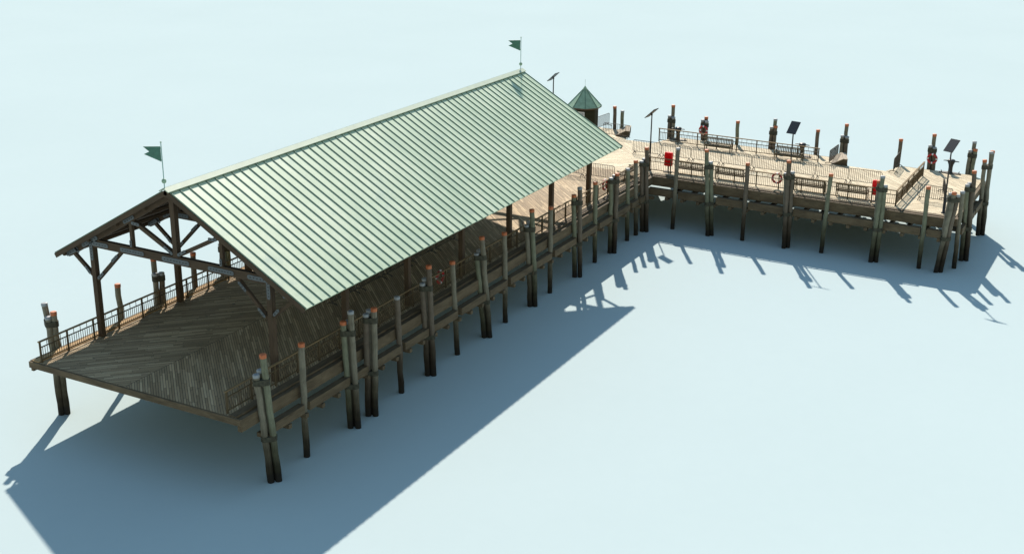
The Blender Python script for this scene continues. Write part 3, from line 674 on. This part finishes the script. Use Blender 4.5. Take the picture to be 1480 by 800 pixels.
# ---------------------------------------------------------------- bollards
def bollard_proto(label, loc):
    o = thing('mooring_bollard', (0, 0, 0), label, 'bollard', 'black mooring bollards on the walkway')
    n = 10; sh = [(.8 * math.cos(a), .24 * math.sin(a)) for a in [2 * math.pi * i / 20 for i in range(20)]]
    m = MB(); m.prism([(q, p) for p, q in sh][::-1], .003, .07); m.build('base_plate', M['steel'], o)
    m = MB((0, 0, .07)); m.lathe([(.2, .072), (.16, .12), (.15, .45), (.18, .66), (.27, .88), (.29, .98), (.23, 1.05), (.08, 1.08)], (0, 0, 0), 14); m.build('post', M['black'], o)
    for s in (-1, 1):
        m = MB((0, s * .2, .92)); m.tube([(0, s * .2, .93), (0, s * .4, .945), (0, s * .56, .93)], [.05, .04, .032], 8); m.build('horn', M['black'], o)
        m = MB((0, s * .62, .07)); m.tube([(0, s * .62, .072), (.0, s * .66, .2)], [.035, .03], 8); m.build('lug', M['black'], o)
    o.location = loc; return o
b0 = bollard_proto('black bollard behind the back railing nearest the pavilion', (54.3, -4.1, D))
copy_tree(b0, (54.2, -14.45, D), 0, 'black bollard beside the right back bench under the solar panel')
copy_tree(b0, (54.9, -25.55, D), 0, 'black bollard on the open deck behind the rightmost solar lamp')
# ---------------------------------------------------------------- boarding ramps
def ramp(x0, x1, ylo, yhi, h, label):
    """wedge that climbs along the walkway edge towards the gap in it"""
    o = thing('boarding_ramp', (x0, ylo, D), label, 'boarding ramp', 'timber boarding ramps'); z = D + .003; yf = yhi + .32
    def skew(m):
        m.v = [Vector((v.x, v.y + .34 * (v.x + m.o.x - x0), v.z)) for v in m.v]; return m
    prof = [(ylo, z), (yhi, z), (yhi, z + h), (yf, z + h)]
    m = MB((x0, ylo, D))
    for x, rev in ((x0, True), (x1, False)):
        c = [Vector((x, a, b)) for a, b in prof]; m.face(c if rev else c[::-1], [(a, b) for a, b in (prof if rev else prof[::-1])])
    m.face([Vector((x0, yhi, z)), Vector((x1, yhi, z)), Vector((x1, yhi, z + h)), Vector((x0, yhi, z + h))], [(x0, z), (x1, z), (x1, z + h), (x0, z + h)]); skew(m).build('side_panel', TB, o)
    t = .035; e = .03; m = MB((x0, ylo, D)); mid = (x0 + x1) / 2; L1 = Vector((0, yf - ylo, h)); n1 = Vector((0, h, ylo - yf)).normalized() * -1
    if n1.z < 0: n1 = -n1
    m.obox(Vector((mid, (ylo + yf) / 2, z + h / 2)) + n1 * (t / 2 + .003), ((x1 - x0) / 2 + e, 0, 0), L1 / 2, n1 * t / 2)
    skew(m).build('ramp_board', M['ramp_wood'], o)
    m = MB((x0, yhi, D)); m.box(x0 - e, x1 + e, yhi - .02, yf - .004, z + h + .003, z + h + t); skew(m).build('landing_board', M['ramp_wood'], o)
M['ramp_wood'] = wood('worn ramp boards', (.22, .18, .13), (.44, .37, .28), 14)
ramp(53.0, 54.9, -17.15, -18.33, .5, 'grey timber boarding ramp at the walkway edge under the back right piles')
ramp(53.0, 54.9, .85, -.33, .5, 'timber boarding ramp behind a barrier close to the kiosk')
# ---------------------------------------------------------------- camera and light
yaw, pitch, roll, f = 0.49233, -0.34417, 0.01096, 1846.39
fw = Vector((math.cos(pitch) * math.cos(yaw), math.cos(pitch) * math.sin(yaw), math.sin(pitch)))
rt_ = Vector((math.sin(yaw), -math.cos(yaw), 0)); up = rt_.cross(fw); c, s_ = math.cos(roll), math.sin(roll)
r2 = rt_ * c + up * s_; u2 = -rt_ * s_ + up * c
cam = bpy.data.cameras.new('camera'); co = bpy.data.objects.new('camera', cam); COL.objects.link(co); SC.camera = co
mt = Matrix((r2, u2, -fw)).transposed().to_4x4(); mt.translation = Vector((-42.0345, -40.5458, 28.193)); co.matrix_world = mt
cam.sensor_width = 36; cam.lens = f / 1480 * 36; cam.clip_start = .5; cam.clip_end = 5000
sd = Vector((1.10, .635, 1)).normalized(); el = math.asin(sd.z); az = math.atan2(sd.x, sd.y)
wd = bpy.data.worlds.new('World'); SC.world = wd; wd.use_nodes = True; nt = wd.node_tree
sky = nt.nodes.new('ShaderNodeTexSky'); sky.sky_type = 'NISHITA'; sky.sun_disc = False; sky.sun_elevation = el; sky.sun_rotation = az; sky.ozone_density = OZ; sky.air_density = AIR; sky.dust_density = DUST
nt.links.new(sky.outputs[0], nt.nodes['Background'].inputs[0]); nt.nodes['Background'].inputs[1].default_value = SKY
sun = bpy.data.lights.new('sun', 'SUN'); sun.energy = SUN; sun.angle = math.radians(.75); sun.color = (1, .90, .79)
so = bpy.data.objects.new('sun', sun); COL.objects.link(so); so.rotation_euler = sd.to_track_quat('Z', 'Y').to_euler(); so.location = (60, 40, 60)
SC.view_settings.view_transform = 'Standard'; SC.view_settings.look = 'None'; SC.view_settings.exposure = EXPO; SC.view_settings.gamma = 1
for o in bpy.data.objects:
    if '_w' in o: del o['_w']
